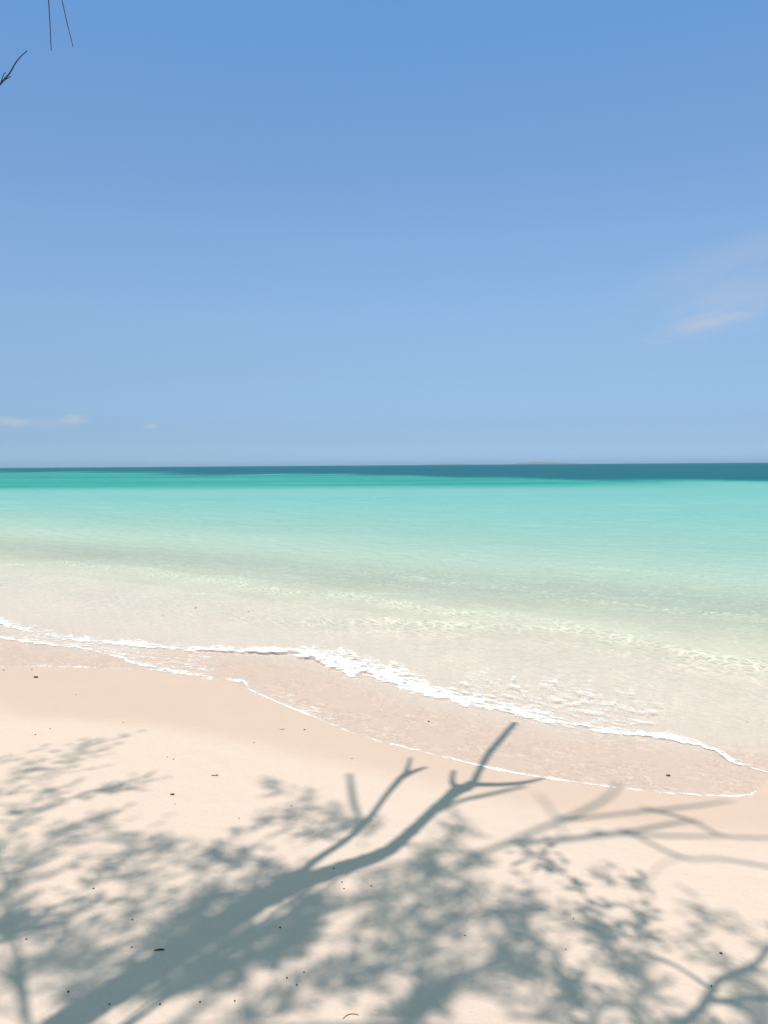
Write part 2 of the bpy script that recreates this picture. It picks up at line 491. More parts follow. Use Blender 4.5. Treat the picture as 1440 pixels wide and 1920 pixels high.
n.set(ms.inputs[0], alpha); n.l.new(tr.outputs[0], ms.inputs[1]); n.l.new(pf.outputs[0], ms.inputs[2]); n.l.new(ms.outputs[0], o.inputs[0])

SW = [q for q in SWASH if q[0] >= 440]
FOAM = [  # front edge, back edge, density, bulge
    ([(-60, 1156), (0, 1173), (50, 1192), (100, 1199), (200, 1212), (320, 1219), (450, 1224), (585, 1221)],
     [(-60, 1140), (0, 1155), (50, 1169), (100, 1181), (200, 1195), (320, 1204), (450, 1212), (585, 1209)], .68, .02),
    ([(-60, 1194), (0, 1200), (60, 1208), (150, 1219), (215, 1235), (260, 1249), (320, 1264), (390, 1274), (455, 1282), (475, 1300)],
     [(-60, 1186), (0, 1191), (60, 1198), (150, 1207), (215, 1219), (260, 1236), (320, 1251), (390, 1262), (455, 1270), (480, 1290)], .66, .008),
    ([(-40, 1196), (60, 1208), (150, 1219), (215, 1234), (260, 1248), (320, 1262), (390, 1272), (480, 1276)],
     [(-40, 1166), (60, 1186), (150, 1200), (215, 1210), (260, 1215), (320, 1218), (390, 1220), (480, 1222)], .34, .003),
    ([(x, y + 1.5) for x, y in SW], [(x - 2, y - 4.2) for x, y in SW[:-3]] + [(1404, 1488), (1417, 1477), (1432, 1459)], .72, .004),
    ([(-60, 1254), (0, 1253), (75, 1251), (150, 1253), (270, 1257), (330, 1264)], [(-60, 1249), (0, 1248), (75, 1246), (150, 1248), (270, 1251), (330, 1259)], .42, .003),
    ([(540, 1218), (550, 1234), (595, 1245), (625, 1267), (700, 1283), (795, 1307), (870, 1327), (945, 1343), (1040, 1363), (1120, 1375), (1195, 1385),
      (1290, 1397), (1340, 1410), (1365, 1429), (1400, 1440), (1440, 1452), (1500, 1462)],
     [(540, 1206), (575, 1206), (640, 1214), (700, 1228), (760, 1250), (820, 1272), (900, 1298), (970, 1318), (1050, 1338), (1120, 1350), (1195, 1363),
      (1280, 1376), (1335, 1396), (1366, 1417), (1404, 1431), (1440, 1444), (1500, 1454)], .80, .03),
    ([(780, 1295), (870, 1322), (950, 1340), (1060, 1360), (1180, 1376), (1300, 1392)],
     [(790, 1262), (900, 1258), (980, 1260), (1080, 1268), (1190, 1290), (1310, 1335)], .26, .004),
    ([(440, 1282), (476, 1299), (527, 1322), (592, 1347), (642, 1368), (722, 1394), (800, 1413)],
     [(452, 1258), (492, 1276), (540, 1296), (606, 1322), (660, 1344), (736, 1374), (806, 1400)], .22, .002),
    ([(560, 1170), (720, 1176), (900, 1190), (1100, 1210), (1300, 1250), (1440, 1290)],
     [(560, 1160), (720, 1166), (900, 1178), (1100, 1196), (1300, 1232), (1440, 1270)], .0, .001),
]


def resample(p, n):
    p = np.array(p, float); l = np.concatenate([[0], np.cumsum(np.hypot(*np.diff(p, axis=0).T))])
    q = np.linspace(0, l[-1], n)
    return np.stack([np.interp(q, l, p[:, 0]), np.interp(q, l, p[:, 1])], 1)


V, FF, DN = [], [], []; base = 0
for k, (fr_, bk_, dn, bulge) in enumerate(FOAM[:-1]):
    L = 700; nv = 22
    a = ground(*resample(fr_, L).T); b = ground(*resample(bk_, L).T)
    r = np.random.default_rng(50 + k)
    u = np.arange(L)
    wob = sum(np.sin(u * f + r.uniform(0, 6.3)) * am for f, am in ((.03, .16), (.07, .16), (.17, .12), (.37, .06)))[:, None, None]
    v = np.linspace(0, 1, nv)[None, :, None]
    G = a[:, None] * (1 - v) + b[:, None] * v + (b - a)[:, None] * (wob * (1 - v) * .45 + (np.roll(wob, 37, 0) * v) * (.8 if k != 3 else .2))
    vv = np.broadcast_to(v[..., 0], (L, nv))
    z, _, dd, _ = water_z(G[..., 0].ravel(), G[..., 1].ravel())
    z = np.maximum(z, sand_z(G[..., 0].ravel(), G[..., 1].ravel())).reshape(L, nv)
    prof = sstep(vv, 0, .12) * sstep(vv, 1, .1)
    lump = np.clip(1 + .5 * wob[..., 0] * 3, .2, 1.8)
    prof = sstep(vv, .04, .30) * sstep(vv, 1, .25)
    wid = np.linalg.norm((b - a)[:, :2], axis=1)[:, None]
    Z = z + .0014 + np.minimum(.18 * bulge, .02 * wid) * prof * lump
    along = sum(np.sin(u * f + r.uniform(0, 6.3)) * am for f, am in ((.021, .12), (.047, .12), (.11, .08), (.37, .06)))[:, None]
    den = (dn + along * (1 if k in (0, 1, 3, 4) else .5)) * sstep(vv, -.02, .26) * (1 - .66 * sstep(vv, .22, 1.0)) - .5 * sstep(vv, .10, 0) - .7 * sstep(vv, .85, 1.0)
    if dn < .35:
        den = dn * sstep(vv, 0, .15) * sstep(vv, 1, .7) - .6 * sstep(vv, .1, 0) - .6 * sstep(vv, .85, 1)
    tp_ = 130 if dn < .35 else 24
    end = np.minimum(sstep(u, 0, tp_), sstep(u, L - 1, L - 1 - tp_))[:, None]
    den = den * end - .6 * (1 - end)
    V.append(np.stack([G[..., 0], G[..., 1], Z], -1).reshape(-1, 3)); FF.append(grid_faces(L, nv)[:, ::-1] + base); DN.append(den.ravel()); base += L * nv
make_obj('sea_foam', np.concatenate(V), np.concatenate(FF), m_foam, attrs={'dens': np.concatenate(DN)}, kind='stuff')

# ------------------------------------------------------------------ the tree behind and above the viewer
def up_from(px, py, h):
    """the point of the tree, h above the sand, whose shadow falls on the beach there"""
    P = ground(px, py, level=False)
    return P + SUN * (np.asarray(h) / SUN[2])[..., None]


def h_low(px, py):
    """height that keeps a bough well above the top of the view"""
    P = ground(px, py, level=False); c = 1 / math.tan(SUN_EL)
    return np.maximum((.60 * P[..., 1] + 2.2 - P[..., 2]) / (1 + .60 * c) * 1.06 + .15, 2.5)


def spline(p, n):
    """smooth curve through the points of p (Catmull-Rom)"""
    p = np.asarray(p, float)
    if len(p) == 2:
        return p[0] + np.linspace(0, 1, n)[:, None] * (p[1] - p[0])
    e = np.vstack([2 * p[0] - p[1], p, 2 * p[-1] - p[-2]])
    u = np.linspace(0, len(p) - 1 - 1e-6, n); i = u.astype(int); f = (u - i)[:, None]
    a, b, c, d = e[i], e[i + 1], e[i + 2], e[i + 3]
    return .5 * (2 * b + (c - a) * f + (2 * a - 5 * b + 4 * c - d) * f ** 2 + (3 * b - a - 3 * c + d) * f ** 3)


def tube(P, r, sides=8, rough=0.0, rs=None):
    P = np.asarray(P, float); n = len(P); r = np.broadcast_to(r, (n,))
    T = np.gradient(P, axis=0); T /= np.linalg.norm(T, axis=1)[:, None] + 1e-12
    ref = np.array([0, 0, 1.0]) if abs(T[0][2]) < .9 else np.array([1.0, 0, 0])
    A = np.cross(T, ref); A /= np.linalg.norm(A, axis=1)[:, None] + 1e-12; B = np.cross(T, A)
    th = np.linspace(0, 2 * math.pi, sides, endpoint=False)
    rr = r[:, None] * (1 + (rough * rng.normal(size=(n, sides)) if rough else 0))
    V = P[:, None] + rr[..., None] * (np.cos(th)[None, :, None] * A[:, None] + np.sin(th)[None, :, None] * B[:, None])
    V = np.vstack([V.reshape(-1, 3), P[:1], P[-1:]])
    F = [tuple(q) for q in grid_faces(n, sides, True)]
    F += [(n * sides, (k + 1) % sides, k) for k in range(sides)]
    F += [(n * sides + 1, (n - 1) * sides + k, (n - 1) * sides + (k + 1) % sides) for k in range(sides)]
    return V, F


class Bag:
    def __init__(s):
        s.v, s.f, s.n = [], [], 0

    def add(s, vf):
        v, f = vf
        s.v.append(np.asarray(v)); s.f += [tuple(int(i) + s.n for i in q) for q in f]; s.n += len(v)

    def obj(s, name, mat, parent=None, smooth=True):
        return make_obj(name, np.vstack(s.v), s.f, mat, parent, smooth)


m_bark, n, o = material('bark')
pos = n.node('ShaderNodeTexCoord').outputs['Object']
nz = n.noise(n.mapping(pos, scale=(6, 6, 1.2)), 5, 5, .65)
bp = n.node('ShaderNodeBump'); bp.inputs['Distance'].default_value = .02; n.set(bp.inputs['Height'], nz)
p = principled(n, Base_Color=n.mix(nz, (.05, .04, .032), (.17, .14, .11)), Roughness=.9, Normal=bp.outputs[0]); n.l.new(p.outputs[0], o.inputs[0])
m_twig, n, o = material('thin_twig')
pos = n.node('ShaderNodeTexCoord').outputs['Object']
p = principled(n, Base_Color=n.mix(n.noise(pos, 40, 3), (.014, .024, .05), (.03, .045, .08)), Roughness=.8); n.l.new(p.outputs[0], o.inputs[0])
m_leaf, n, o = material('leaf')
pos = n.node('ShaderNodeTexCoord').outputs['Object']
nz = n.noise(pos, 9, 3)
p = principled(n, Base_Color=n.mix(nz, (.035, .075, .022), (.075, .12, .035)), Roughness=.55)
tl = n.node('ShaderNodeBsdfTranslucent'); n.set(tl.inputs[0], (.06, .10, .02)); ms = n.node('ShaderNodeMixShader'); ms.inputs[0].default_value = .25
n.l.new(p.outputs[0], ms.inputs[1]); n.l.new(tl.outputs[0], ms.inputs[2]); n.l.new(ms.outputs[0], o.inputs[0])

BASE = np.array([-2.7, -3.4, 0.0]); BASE[2] = float(sand_z(BASE[0], BASE[1])) - .25
tree = bpy.data.objects.new('beach_tree', None); col.objects.link(tree); tree.empty_display_size = .3
tree['label'] = 'tree overhead with thin bare dark twigs hanging into the top left corner of the sky'
tree['category'] = 'tree'


def bough_pts(p, k=1.0, lift=0.0, n=None):
    """p: (x, y, width) of a bough's shadow -> its centre line and radii in the air"""
    p = np.array(p, float); n = n or 10 * len(p)
    q = spline(p, n)
    h = h_low(q[:, 0], q[:, 1]) * k + lift
    P = up_from(q[:, 0], q[:, 1], h)
    d = np.gradient(q[:, :2], axis=0); d /= np.linalg.norm(d, axis=1)[:, None]
    nrm = np.stack([-d[:, 1], d[:, 0]], 1) * q[:, 2:3] / 2
    ga = ground(q[:, 0] + nrm[:, 0], q[:, 1] + nrm[:, 1], False); gb = ground(q[:, 0] - nrm[:, 0], q[:, 1] - nrm[:, 1], False)
    ax = np.gradient(P, axis=0); m = np.cross(ax, SUN); m /= np.linalg.norm(m, axis=1)[:, None]
    r = np.abs(((ga - gb) * m).sum(1)) / 2
    return P, np.maximum(r * (.70 if lift > 2.5 else .92), .003)


BOUGHS = [
    ([(60, 1960, 60), (160, 1895, 56), (290, 1812, 52), (400, 1742, 47), (490, 1688, 42), (560, 1656, 36), (640, 1628, 30), (720, 1599, 26), (770, 1560, 23),
      (808, 1524, 21), (838, 1498, 21), (858, 1482, 24), (884, 1470, 17), (897, 1448, 14), (915, 1415, 14), (940, 1385, 13), (966, 1354, 10)], 1.0, 0),
    ([(540, 1662, 26), (592, 1613, 15), (648, 1576, 12), (680, 1546, 15), (698, 1527, 12), (722, 1494, 11), (748, 1463, 13), (762, 1447, 11), (770, 1420, 6)], 1.0, .05),
    ([(752, 1460, 8), (775, 1447, 8), (800, 1438, 4)], 1.0, .1),
    ([(680, 1546, 9), (664, 1508, 14), (655, 1450, 10)], 1.0, 1.6),
    ([(858, 1483, 16), (848, 1464, 12), (851, 1444, 9)], 1.0, .05),
    ([(884, 1471, 9), (940, 1471, 8), (985, 1467, 7), (1022, 1458, 4)], 1.0, .25),
    ([(820, 1522, 10), (862, 1502, 8), (915, 1490, 8), (985, 1474, 5)], 1.0, 1.8),
    ([(560, 1740, 8), (690, 1690, 8), (800, 1650, 9), (905, 1600, 12), (962, 1576, 13), (1022, 1550, 13), (1072, 1530, 13), (1122, 1506, 12), (1150, 1485, 12), (1161, 1463, 9)], 1.0, 4.5),
    ([(905, 1600, 12), (962, 1580, 12), (1030, 1577, 12), (1120, 1567, 12), (1200, 1556, 11), (1262, 1544, 9), (1310, 1538, 5)], 1.0, 3.3),
    ([(1065, 1538, 9), (1145, 1528, 8), (1222, 1520, 8), (1296, 1512, 7), (1372, 1501, 5)], 1.0, 3.9),
    ([(1222, 1520, 6), (1262, 1528, 7), (1306, 1543, 7), (1355, 1567, 6), (1440, 1571, 6), (1500, 1572, 4)], 1.0, 3.5),
    ([(1130, 1562, 7), (1200, 1566, 7), (1290, 1568, 7), (1360, 1568, 5)], 1.0, 3.9),
    ([(1180, 1560, 6), (1245, 1594, 7), (1295, 1611, 7), (1345, 1610, 7), (1440, 1625, 6), (1500, 1640, 4)], 1.0, 3.6),
    ([(1060, 1575, 7), (1045, 1535, 7), (1030, 1515, 7), (1008, 1488, 5)], 1.0, 4.5),
    ([(1180, 2010, 34), (1275, 1925, 28), (1308, 1898, 25), (1328, 1870, 24), (1347, 1840, 19), (1386, 1822, 18), (1416, 1808, 17), (1445, 1776, 15), (1500, 1730, 12)], 1.0, .05),
    ([(1322, 1876, 15), (1370, 1877, 13), (1405, 1871, 12), (1470, 1880, 9)], 1.0, .1),
    ([(690, 2020, 12), (770, 1915, 10), (822, 1860, 10), (862, 1834, 9), (932, 1806, 6)], 1.0, .5),
]
trunk_top = bough_pts(BOUGHS[0][0])[0][0]
tb = Bag(); tp = spline([BASE, BASE + [.12, .35, 1.1], BASE + [.45, 1.0, 2.0], (BASE + 2 * trunk_top) / 3 + [0, 0, .25], trunk_top], 40)
tr_ = np.interp(np.linspace(0, 1, 40), [0, .06, .2, 1], [.30, .23, .19, .10])
tb.add(tube(tp, tr_, 14, .03)); trunk = tb.obj('trunk', m_bark, tree)


def join_back(P, r, k):
    """carry a bough back to the trunk so that it grows from the tree"""
    a = tp[k]; m = (a * .45 + P[0] * .55) + np.array([0, -.1, .35])
    q = spline([a, m, P[0]], 14)[:-1]
    return np.vstack([q, P]), np.concatenate([np.linspace(max(r[0] * 1.8, .05), r[0] * 1.05, 13), r])


def cast(P):
    return (P - SUN * (P[:, 2] / SUN[2])[:, None])[:, :2]


PATHS = []
for i, (p, k, lift) in enumerate(BOUGHS):
    P, r = bough_pts(p, k, lift)
    if i in (7, 14, 16):
        P, r = join_back(P, r, {7: 30, 14: 22, 16: 34}[i])
    elif i:                                     # start inside the bough it grows from
        best = min((np.linalg.norm(cast(Q) - cast(P[:1]), axis=1).min(), j) for j, Q in enumerate(PATHS))
        Q = PATHS[best[1]]; j = int(np.linalg.norm(cast(Q) - cast(P[:1]), axis=1).argmin())
        P = np.vstack([Q[j], P[1:]]) if np.linalg.norm(Q[j] - P[0]) < .25 else np.vstack([spline([Q[max(j - 3, 0)], (Q[max(j - 3, 0)] + P[0]) / 2 + [0, 0, .08], P[0]], 8)[:-1], P])
        r = np.concatenate([np.full(len(P) - len(r), r[0]), r]) if len(P) > len(r) else r
    PATHS.append(P)
    b = Bag(); b.add(tube(P, r, 9, .05)); b.obj('branch', m_bark, tree)

# leafy sprays: (path of the shadow, reach to the sides, number of shoots, leaves per shoot, extra height)
SPRAYS = [
    # upper left cluster
    ([(-60, 1700), (20, 1560), (80, 1480), (150, 1410), (165, 1392)], 50, 34, 9, .2), ([(-40, 1640), (40, 1540), (120, 1500), (210, 1478), (290, 1462)], 26, 20, 8, .1),
    ([(-60, 1520), (20, 1470), (80, 1425)], 34, 16, 8, .4), ([(-60, 1600), (60, 1590), (140, 1550), (215, 1540)], 28, 16, 8, .3),
    ([(-80, 1760), (0, 1680), (60, 1620), (110, 1570)], 60, 34, 9, .5), ([(-60, 1500), (0, 1420)], 40, 8, 8, .4),
    ([(-60, 1800), (40, 1740), (120, 1690), (200, 1640)], 60, 30, 8, .3),
    # lower left
    ([(-60, 1900), (40, 1830), (110, 1790), (180, 1740)], 60, 30, 9, .2), ([(60, 1930), (150, 1850), (230, 1740), (250, 1660), (235, 1580)], 46, 32, 9, .2),
    ([(-60, 1760), (-20, 1745), (60, 1735)], 30, 22, 10, .2), ([(130, 1930), (140, 1850), (150, 1770)], 22, 16, 9, .1),
    # above the bough
    ([(330, 1800), (300, 1700), (260, 1610), (232, 1560)], 46, 26, 9, .3), ([(420, 1740), (390, 1660), (340, 1600), (300, 1590)], 46, 26, 9, .3),
    ([(500, 1690), (470, 1640), (430, 1610), (380, 1600)], 36, 22, 9, .2), ([(560, 1660), (530, 1630), (470, 1610), (420, 1612)], 30, 18, 9, .4),
    ([(630, 1580), (590, 1560), (520, 1545), (425, 1556)], 26, 18, 9, .2), ([(660, 1550), (600, 1520), (540, 1490), (505, 1466)], 30, 20, 9, .3),
    ([(680, 1545), (640, 1525), (590, 1530), (480, 1530)], 24, 16, 8, .5), ([(720, 1540), (690, 1545), (620, 1565)], 24, 12, 8, .6),
    # the dense shade along the bough
    ([(130, 1910), (250, 1830), (360, 1760), (470, 1690), (560, 1640)], 38, 75, 12, .1), ([(230, 1900), (340, 1830), (440, 1770), (540, 1730), (600, 1680)], 38, 70, 12, .15),
    ([(330, 1870), (440, 1815), (560, 1770), (620, 1700)], 34, 50, 12, .2), ([(250, 1790), (350, 1720), (430, 1670)], 26, 36, 11, .2),
    # right of the bough
    ([(640, 1640), (720, 1640), (790, 1625), (850, 1580), (880, 1556)], 34, 34, 10, .2), ([(620, 1680), (700, 1690), (790, 1650), (860, 1640), (900, 1610)], 36, 36, 10, .3),
    ([(600, 1760), (700, 1740), (800, 1700), (890, 1650)], 44, 40, 9, .3), ([(560, 1840), (680, 1800), (790, 1760), (880, 1720)], 46, 40, 9, .2),
    ([(420, 1930), (560, 1880), (700, 1840), (830, 1800)], 46, 40, 9, .2), ([(640, 1940), (760, 1890), (860, 1850), (960, 1800)], 50, 40, 9, .2),
    ([(780, 1600), (800, 1620), (810, 1650)], 20, 20, 11, .2), ([(780, 1930), (800, 1890), (810, 1860)], 30, 26, 10, .2), ([(880, 1660), (930, 1720), (960, 1760)], 40, 16, 8, .3),
    # feathery shoots on the right
    ([(1190, 1800), (1130, 1730), (1080, 1660), (1030, 1620), (985, 1598)], 24, 24, 9, .1), ([(1150, 1780), (1090, 1740), (1040, 1700), (990, 1685)], 24, 16, 8, .2),
    ([(1170, 1790), (1200, 1740), (1210, 1690), (1190, 1655)], 20, 14, 8, .3), ([(1200, 1670), (1140, 1650), (1095, 1640)], 12, 6, 6, .3),
    ([(1100, 1850), (1030, 1780), (980, 1730), (950, 1700)], 30, 20, 8, .2), ([(1060, 1940), (1020, 1880), (1000, 1830), (960, 1800)], 40, 26, 8, .3),
    ([(1240, 1950), (1180, 1870), (1160, 1790), (1100, 1740)], 34, 26, 8, .2), ([(1150, 1960), (1100, 1900), (1060, 1850)], 36, 20, 8, .3),
    ([(1320, 1960), (1250, 1890), (1210, 1850), (1180, 1810)], 30, 16, 8, .4), ([(1480, 1900), (1400, 1830), (1330, 1790), (1260, 1740)], 40, 14, 7, .6),
    ([(1500, 1800), (1440, 1770), (1380, 1730), (1310, 1700)], 36, 12, 7, .8), ([(1500, 1960), (1440, 1910), (1400, 1890)], 40, 14, 8, .5), ([(1440, 1960), (1360, 1930), (1300, 1925)], 30, 8, 8, .3),
]
LEAF_V = np.array([(0, 0, 0), (.22, .42, .06), (.55, .5, .05), (.85, .26, .0), (1, 0, -.05), (.85, -.26, .0), (.55, -.5, .05), (.22, -.42, .06), (.5, 0, -.03)])
LEAF_F = [(8, 0, 1), (8, 1, 2), (8, 2, 3), (8, 3, 4), (8, 4, 5), (8, 5, 6), (8, 6, 7), (8, 7, 0)]
leaves, stems = Bag(), Bag()
allp = np.vstack(PATHS + [tp])
for isp, (pts, reach, nsh, nl, lift) in enumerate(SPRAYS):
    dense = 19 <= isp <= 22; airy = 23 <= isp <= 31 or 7 <= isp <= 9
    n_ = 24
    q = spline(np.array(pts, float), n_)
    P = up_from(q[:, 0], q[:, 1], h_low(q[:, 0], q[:, 1]) + lift * 1.6 + rng.uniform(.2, 1.7) + (1.4 if airy or 10 <= isp <= 18 else .9 if dense else .3 if isp < 7 else 0))
    pool = tp[26:] if pts[0][0] < 100 or pts[0][1] > 1930 else allp
    j = int(np.linalg.norm(cast(pool) - cast(P[:1]), axis=1).argmin()); a = pool[j]
    mid_ = (a + P[0]) / 2 + [0, 0, .12]
    full = np.vstack([spline([a, mid_, P[0]], 8)[:-1], P])
    stems.add(tube(full, np.linspace(.006, .0025, len(full)), 5))
    scale = np.linalg.norm(ground(q[:, 0] + 1, q[:, 1], False) - ground(q[:, 0], q[:, 1], False), axis=1)   # metres per pixel
    for _ in range(int(nsh * (1.45 if dense else 1.3 if airy else 1.3))):
        nv_ = max(3, int(nl * (.42 if dense else .34)))
        u = rng.random() ** .85 * (n_ - 2); i = int(u)
        o3 = P[i] + (P[i + 1] - P[i]) * (u - i)
        ahead = P[min(i + 2, n_ - 1)] - P[max(i - 1, 0)]; ahead /= np.linalg.norm(ahead)
        side = np.cross(ahead, [0, 0, 1]); side /= np.linalg.norm(side)
        ln = reach * scale[i] * (.6 + rng.random()) * (1.0 if dense else 1.35)
        tip = o3 + ahead * ln * rng.uniform(.3, 1.0) + side * ln * (rng.normal(0, .75) if dense else rng.uniform(-1.25, 1.25)) + np.array([0, 0, rng.normal(.05, .12)])
        sh = spline([o3, (o3 + tip) / 2 + rng.normal(0, .02, 3), tip], 6)
        stems.add(tube(sh, np.linspace(.0028, .0012, 6), 4))
        dr = (tip - o3) / (np.linalg.norm(tip - o3) + 1e-9)
        for k in range(nv_):
            f = (k + .6) / nv_
            b0 = o3 + (tip - o3) * (f * .95)
            sd = 1 if k % 2 else -1
            ax = dr * .8 + side * sd * rng.uniform(.3, .9) + rng.normal(0, .25, 3); ax /= np.linalg.norm(ax)
            nm = np.array([0, 0, 1.0]) + rng.normal(0, .55, 3); wd = np.cross(nm, ax); wd /= np.linalg.norm(wd); nm = np.cross(ax, wd)
            L = rng.uniform(.05, .085); W = L * rng.uniform(.30, .40)
            leaves.add((b0 + LEAF_V[:, :1] * ax * L + LEAF_V[:, 1:2] * wd * W + LEAF_V[:, 2:] * nm * L, LEAF_F))
leaves.obj('foliage', m_leaf, tree); stems.obj('leafy_shoot', m_bark, tree)
print('leaves', leaves.n // 9)


# the bare twigs that hang into the picture
def hang(p, dist, r0_, r1_, top):
    """p: where the twig is seen; top: point on the tree it is carried back to"""
    q = np.array(p, float); q = spline(q, 10 * len(q)); d = pix_dir(q[:, 0], q[:, 1])
    P = CAM + d * (dist / np.linalg.norm(d[:, :2], axis=1))[:, None]
    if top is None:
        return P, np.linspace(r0_, r1_, len(P))
    m1 = P[0] + (P[0] - P[1]) / np.linalg.norm(P[0] - P[1]) * .18
    back = spline([top, (top * .5 + m1 * .5) + [0, 0, .25], m1, P[0]], 20)[:-1]
    return np.vstack([back, P]), np.concatenate([np.linspace(.012, r0_, 19), np.linspace(r0_, r1_, len(P))])


anchor = tp[33]
for p, dist, a, b, kids in (
        ([(86, -60), (91, 0), (94, 50), (96, 95)], 1.75, .0013, .0009, []), ([(100, -60), (116, 0), (126, 44), (137, 88)], 1.80, .0012, .0008, []),
        ([(-60, 208), (-20, 176), (0, 158), (10, 147), (19, 136), (28, 120), (37, 108), (51, 95)], 1.70, .0022, .0008,
         [[(-4, 166), (2, 154), (6, 142), (10, 135)], [(7, 151), (14, 147), (21, 143)]])):
    b_ = Bag()
    # thicken where the stem runs
    P, r = hang(p, dist, a, b, anchor); b_.add(tube(P, r, 6))
    for kp in kids:
        P, r = hang(kp, dist, .0010, .0007, None); b_.add(tube(P, r, 5))
    b_.obj('twig', m_twig, tree)

# ------------------------------------------------------------------ bits of leaf and twig washed up on the beach
m_deb, n, o = material('dead_leaf')
pos = n.node('ShaderNodeTexCoord').outputs['Object']
p = principled(n, Base_Color=n.mix(n.noise(pos, 90, 3), (.025, .02, .018), (.10, .075, .055)), Roughness=.85); n.l.new(p.outputs[0], o.inputs[0])


def on_beach(name, bag, px, py, label, cat, group=None, rot=0.0, wet_=False):
    P = ground(np.array([px]), np.array([py]), level=wet_)[0]
    if wet_:
        P[2] = water_z(P[:1], P[1:2])[0][0]
    v = np.vstack(bag.v); ca, sa = math.cos(rot), math.sin(rot)
    v = np.stack([v[:, 0] * ca - v[:, 1] * sa, v[:, 0] * sa + v[:, 1] * ca, v[:, 2]], 1)
    b_ = Bag(); b_.v, b_.f, b_.n = [v], bag.f, bag.n
    ob = b_.obj(name, m_deb); ob.location = P
    ob['label'] = label; ob['category'] = cat
    if group:
        ob['group'] = group
    return ob


def leaf_bit(L, W, curl):
    """a curled scrap of dead leaf, a few millimetres thick"""
    b = Bag(); nx = 9; ny = 5; V = []
    for lay in (0, 1):
        for i in range(nx):
            u = i / (nx - 1); wd = .75 * W * (math.sin(math.pi * (.06 + .88 * u)) ** .8) * (1 + .12 * rng.normal())
            for j in range(ny):
                v_ = j / (ny - 1) - .5
                V.append(((u - .5) * .75 * L, v_ * wd + .12 * L * math.sin(u * 2.4), .001 + .6 * curl * ((2 * v_) ** 2 * .6 + (u - .5) ** 2 * 1.2) * W + (.0015 if lay else -.003)))
    F = []
    q = nx * ny
    for f in grid_faces(nx, ny):
        F.append(tuple(f[::-1])); F.append(tuple(f + q))
    ring = [i * ny for i in range(nx)] + [(nx - 1) * ny + j for j in range(1, ny)] + [i * ny + ny - 1 for i in range(nx - 2, -1, -1)] + [j for j in range(ny - 2, 0, -1)]
    for k in range(len(ring)):
        a, c_ = ring[k], ring[(k + 1) % len(ring)]
        F.append((a, c_, c_ + q, a + q))
    b.add((np.array(V), F))
    return b


def twig_bit(L, r, bend, fork=False):
    b = Bag(); x_ = np.linspace(-.5, .5, 12)
    P = np.stack([x_ * L, bend * L * (.25 - x_ ** 2) * 2, r + .06 * L * np.maximum(x_, 0) ** 2], 1)
    b.add(tube(P, np.linspace(r, r * .5, 12), 6, .08))
    if fork:
        b.add(tube(np.array([P[7], P[7] + [.12 * L, .12 * L, .004], P[7] + [.2 * L, .26 * L, .006]]), np.array([r * .7, r * .6, r * .4]), 5))
    return b


on_beach('leaf_scrap', leaf_bit(.050, .034, .8), 67, 1271, 'largest dark leaf scrap on the wet sand at far left below the thin foam', 'leaf scrap', rot=.1)
on_beach('leaf_scrap', leaf_bit(.020, .014, .8), 7, 1257, 'small dark scrap at the left picture edge on the thin foam line', 'leaf scrap')
on_beach('leaf_scrap', leaf_bit(.016, .012, .8), 60, 1256, 'tiny dark scrap just above the largest scrap on the far left wet sand', 'leaf scrap')
on_beach('leaf_scrap', leaf_bit(.030, .019, .6), 323, 1491, 'dark oval scrap alone on the bright dry sand between the two leafy shadows', 'leaf scrap')
on_beach('dry_twig', twig_bit(.045, .0032, .12, True), 403, 1455, 'short forked dark twig on the bright dry sand above the dark oval scrap', 'twig', rot=-.1)
on_beach('dry_twig', twig_bit(.040, .0022, .15), 529, 1368, 'short brown twig on the wet sand just below the swash line', 'twig', rot=.1)
on_beach('leaf_scrap', leaf_bit(.019, .013, .6), 571, 1369, 'small dark scrap right of the short brown twig on the wet sand', 'leaf scrap')
on_beach('dry_leaf', leaf_bit(.050, .0085, .4), 298, 1783, 'slim curved dark leaf lying in the solid shade of the main bough', 'leaf', rot=.05)
on_beach('dry_twig', twig_bit(.055, .0016, .55), 658, 1908, 'thin curved twig on the dappled sand at the bottom edge of the photo', 'twig', rot=.35)
on_beach('leaf_scrap', leaf_bit(.036, .020, .6), 1253, 1456, 'dark scrap of leaf stranded in the thin water near the right swash edge', 'leaf scrap', rot=-.3, wet_=True)
on_beach('leaf_scrap', leaf_bit(.050, .022, .5), 367, 1141, 'larger dark scrap floating in the shallows above the left foam line', 'leaf scrap', rot=.1, wet_=True)
on_beach('leaf_scrap', leaf_bit(.030, .016, .5), 466, 1146, 'smaller dark scrap floating in the shallows above the left foam line', 'leaf scrap', wet_=True)
on_beach('leaf_scrap', leaf_bit(.022, .012, .5), 305, 1155, 'faint tiny scrap in the shallows nearest the left foam line', 'leaf scrap', wet_=True)
on_beach('leaf_scrap', leaf_bit(.022, .014, .5), 804, 1354, 'tiny dark scrap in the thin water below the main breaking foam', 'leaf scrap', wet_=True)
on_beach('leaf_scrap', leaf_bit(.016, .011, .6), 1352, 1789, 'small dark scrap on the sunlit sand above the forked branch shadow at right', 'leaf scrap', rot=-.4)
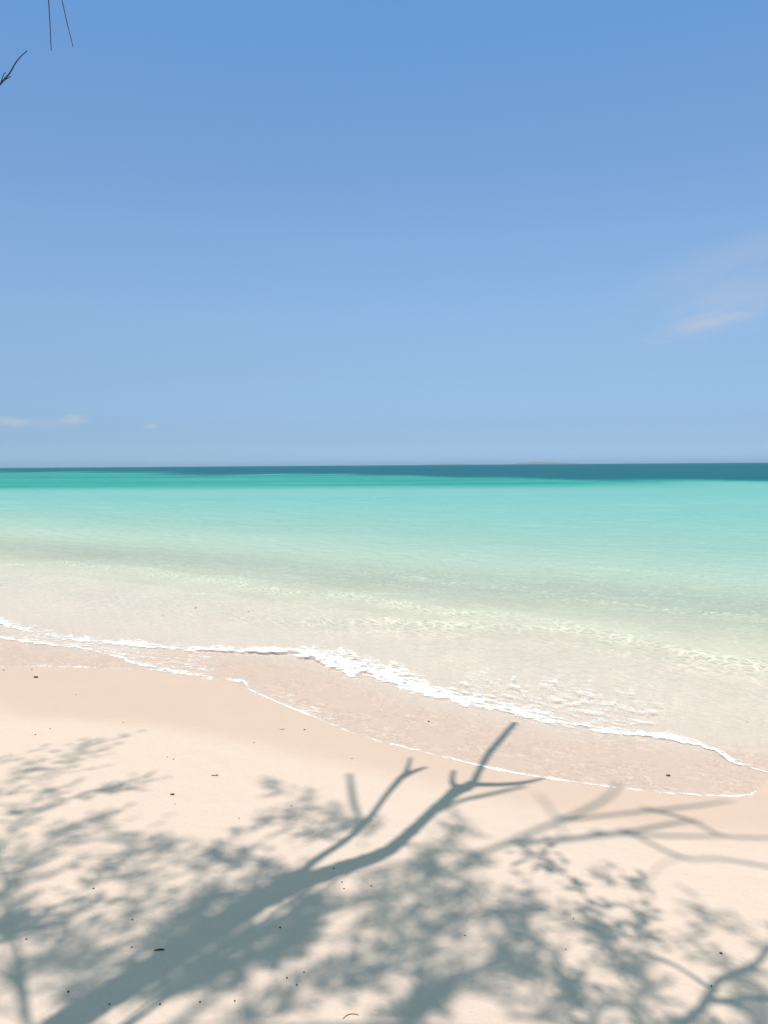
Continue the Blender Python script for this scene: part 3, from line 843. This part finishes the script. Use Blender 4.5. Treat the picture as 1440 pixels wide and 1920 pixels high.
SPECKS = [
    ('tiny dark speck of debris along the damp edge of the dry sand', 'specks along the damp edge of the sand',
     [(66, 1378, 17, 10), (94, 1367, 13, 10), (231, 1355, 13, 10), (143, 1303, 14, 9), (325, 1424, 13, 10), (314, 1420, 8, 7), (476, 1393, 13, 9), (660, 1423, 12, 10)]),
    ('tiny dark speck of debris on the sunlit sand left of the bough shadow', 'specks on the sunlit sand',
     [(546, 1512, 12, 9), (448, 1535, 9, 7), (328, 1508, 7, 6)]),
    ('tiny dark speck of debris in the small group right below the bough shadow', 'specks beside the bough shadow',
     [(626, 1629, 10, 8), (641, 1655, 10, 8), (645, 1667, 11, 6), (696, 1662, 11, 8)]),
    ('tiny dark speck of debris in the leafy shade at lower left', 'specks in the leafy shade',
     [(175, 1667, 12, 8), (248, 1725, 9, 6), (247, 1777, 9, 6), (49, 1762, 9, 7), (128, 1861, 8, 11), (205, 1884, 8, 7), (300, 1884, 9, 7), (375, 1880, 8, 8), (440, 1878, 9, 6),
      (538, 1835, 8, 10), (557, 1848, 8, 7), (570, 1824, 8, 6), (525, 1740, 11, 7)]),
    ('tiny faint speck of debris under the dappled shade at lower right', 'specks in the dappled shade',
     [(1075, 1724, 8, 6), (872, 1755, 9, 6), (1334, 1850, 8, 9), (1061, 1781, 6, 6)]),
]
for lab, grp, pts in SPECKS:
    for (px, py, l_, w_) in pts:
        on_beach('leaf_speck', leaf_bit(l_ * .0008, w_ * .0008, .8), px, py, lab, 'leaf speck', grp, rot=rng.uniform(-.4, .4))

# ------------------------------------------------------------------ the low island on the horizon and the sea air in front of it
m_isl, n, o = material('island_scrub')
pos = n.node('ShaderNodeNewGeometry').outputs['Position']
p = principled(n, Base_Color=n.mix(n.noise(pos, .02, 4), (.07, .10, .05), (.18, .17, .12)), Roughness=.95); n.l.new(p.outputs[0], o.inputs[0])
DIST = 12000.0


def island(px0, px1, peaks, name='distant_island'):
    nx, ny = 90, 16; V = []
    for i in range(nx):
        u = i / (nx - 1); px = px0 + (px1 - px0) * u
        X = (px - 720) / F_PX * DIST
        h = sum(a * math.exp(-((u - c_) / w_) ** 2) for c_, w_, a in peaks) * min(1, 6 * u, 6 * (1 - u)) * (1 + .06 * math.sin(u * 40) + .04 * math.sin(u * 93))
        for j in range(ny):
            v_ = j / (ny - 1)
            V.append((X, DIST + 900 * (v_ - .5), -3 + (h + 4) * math.sin(math.pi * v_) ** .8))
    return make_obj(name, np.array(V), grid_faces(nx, ny), m_isl, kind='structure')


island(950, 1100, [(.35, .25, 28), (.7, .3, 14)])
island(790, 885, [(.6, .35, 14)])


# the air over the sea, which pales the island
m_air, n, o = material('sea_air')
pv = n.node('ShaderNodeVolumePrincipled'); pv.inputs['Color'].default_value = (.55, .78, 1.0, 1); pv.inputs['Density'].default_value = 7e-5; pv.inputs['Anisotropy'].default_value = 0.0
n.l.new(pv.outputs[0], o.inputs['Volume'])
E, Z0, Z1 = 21000.0, -20.0, 45.0
V = [(x, y, z) for z in (Z0, Z1) for x, y in ((-E, -E), (E, -E), (E, E), (-E, E))]
haze = make_obj('haze', V, [(3, 2, 1, 0), (4, 5, 6, 7), (0, 1, 5, 4), (1, 2, 6, 5), (2, 3, 7, 6), (3, 0, 4, 7)], m_air, smooth=False, kind='stuff')
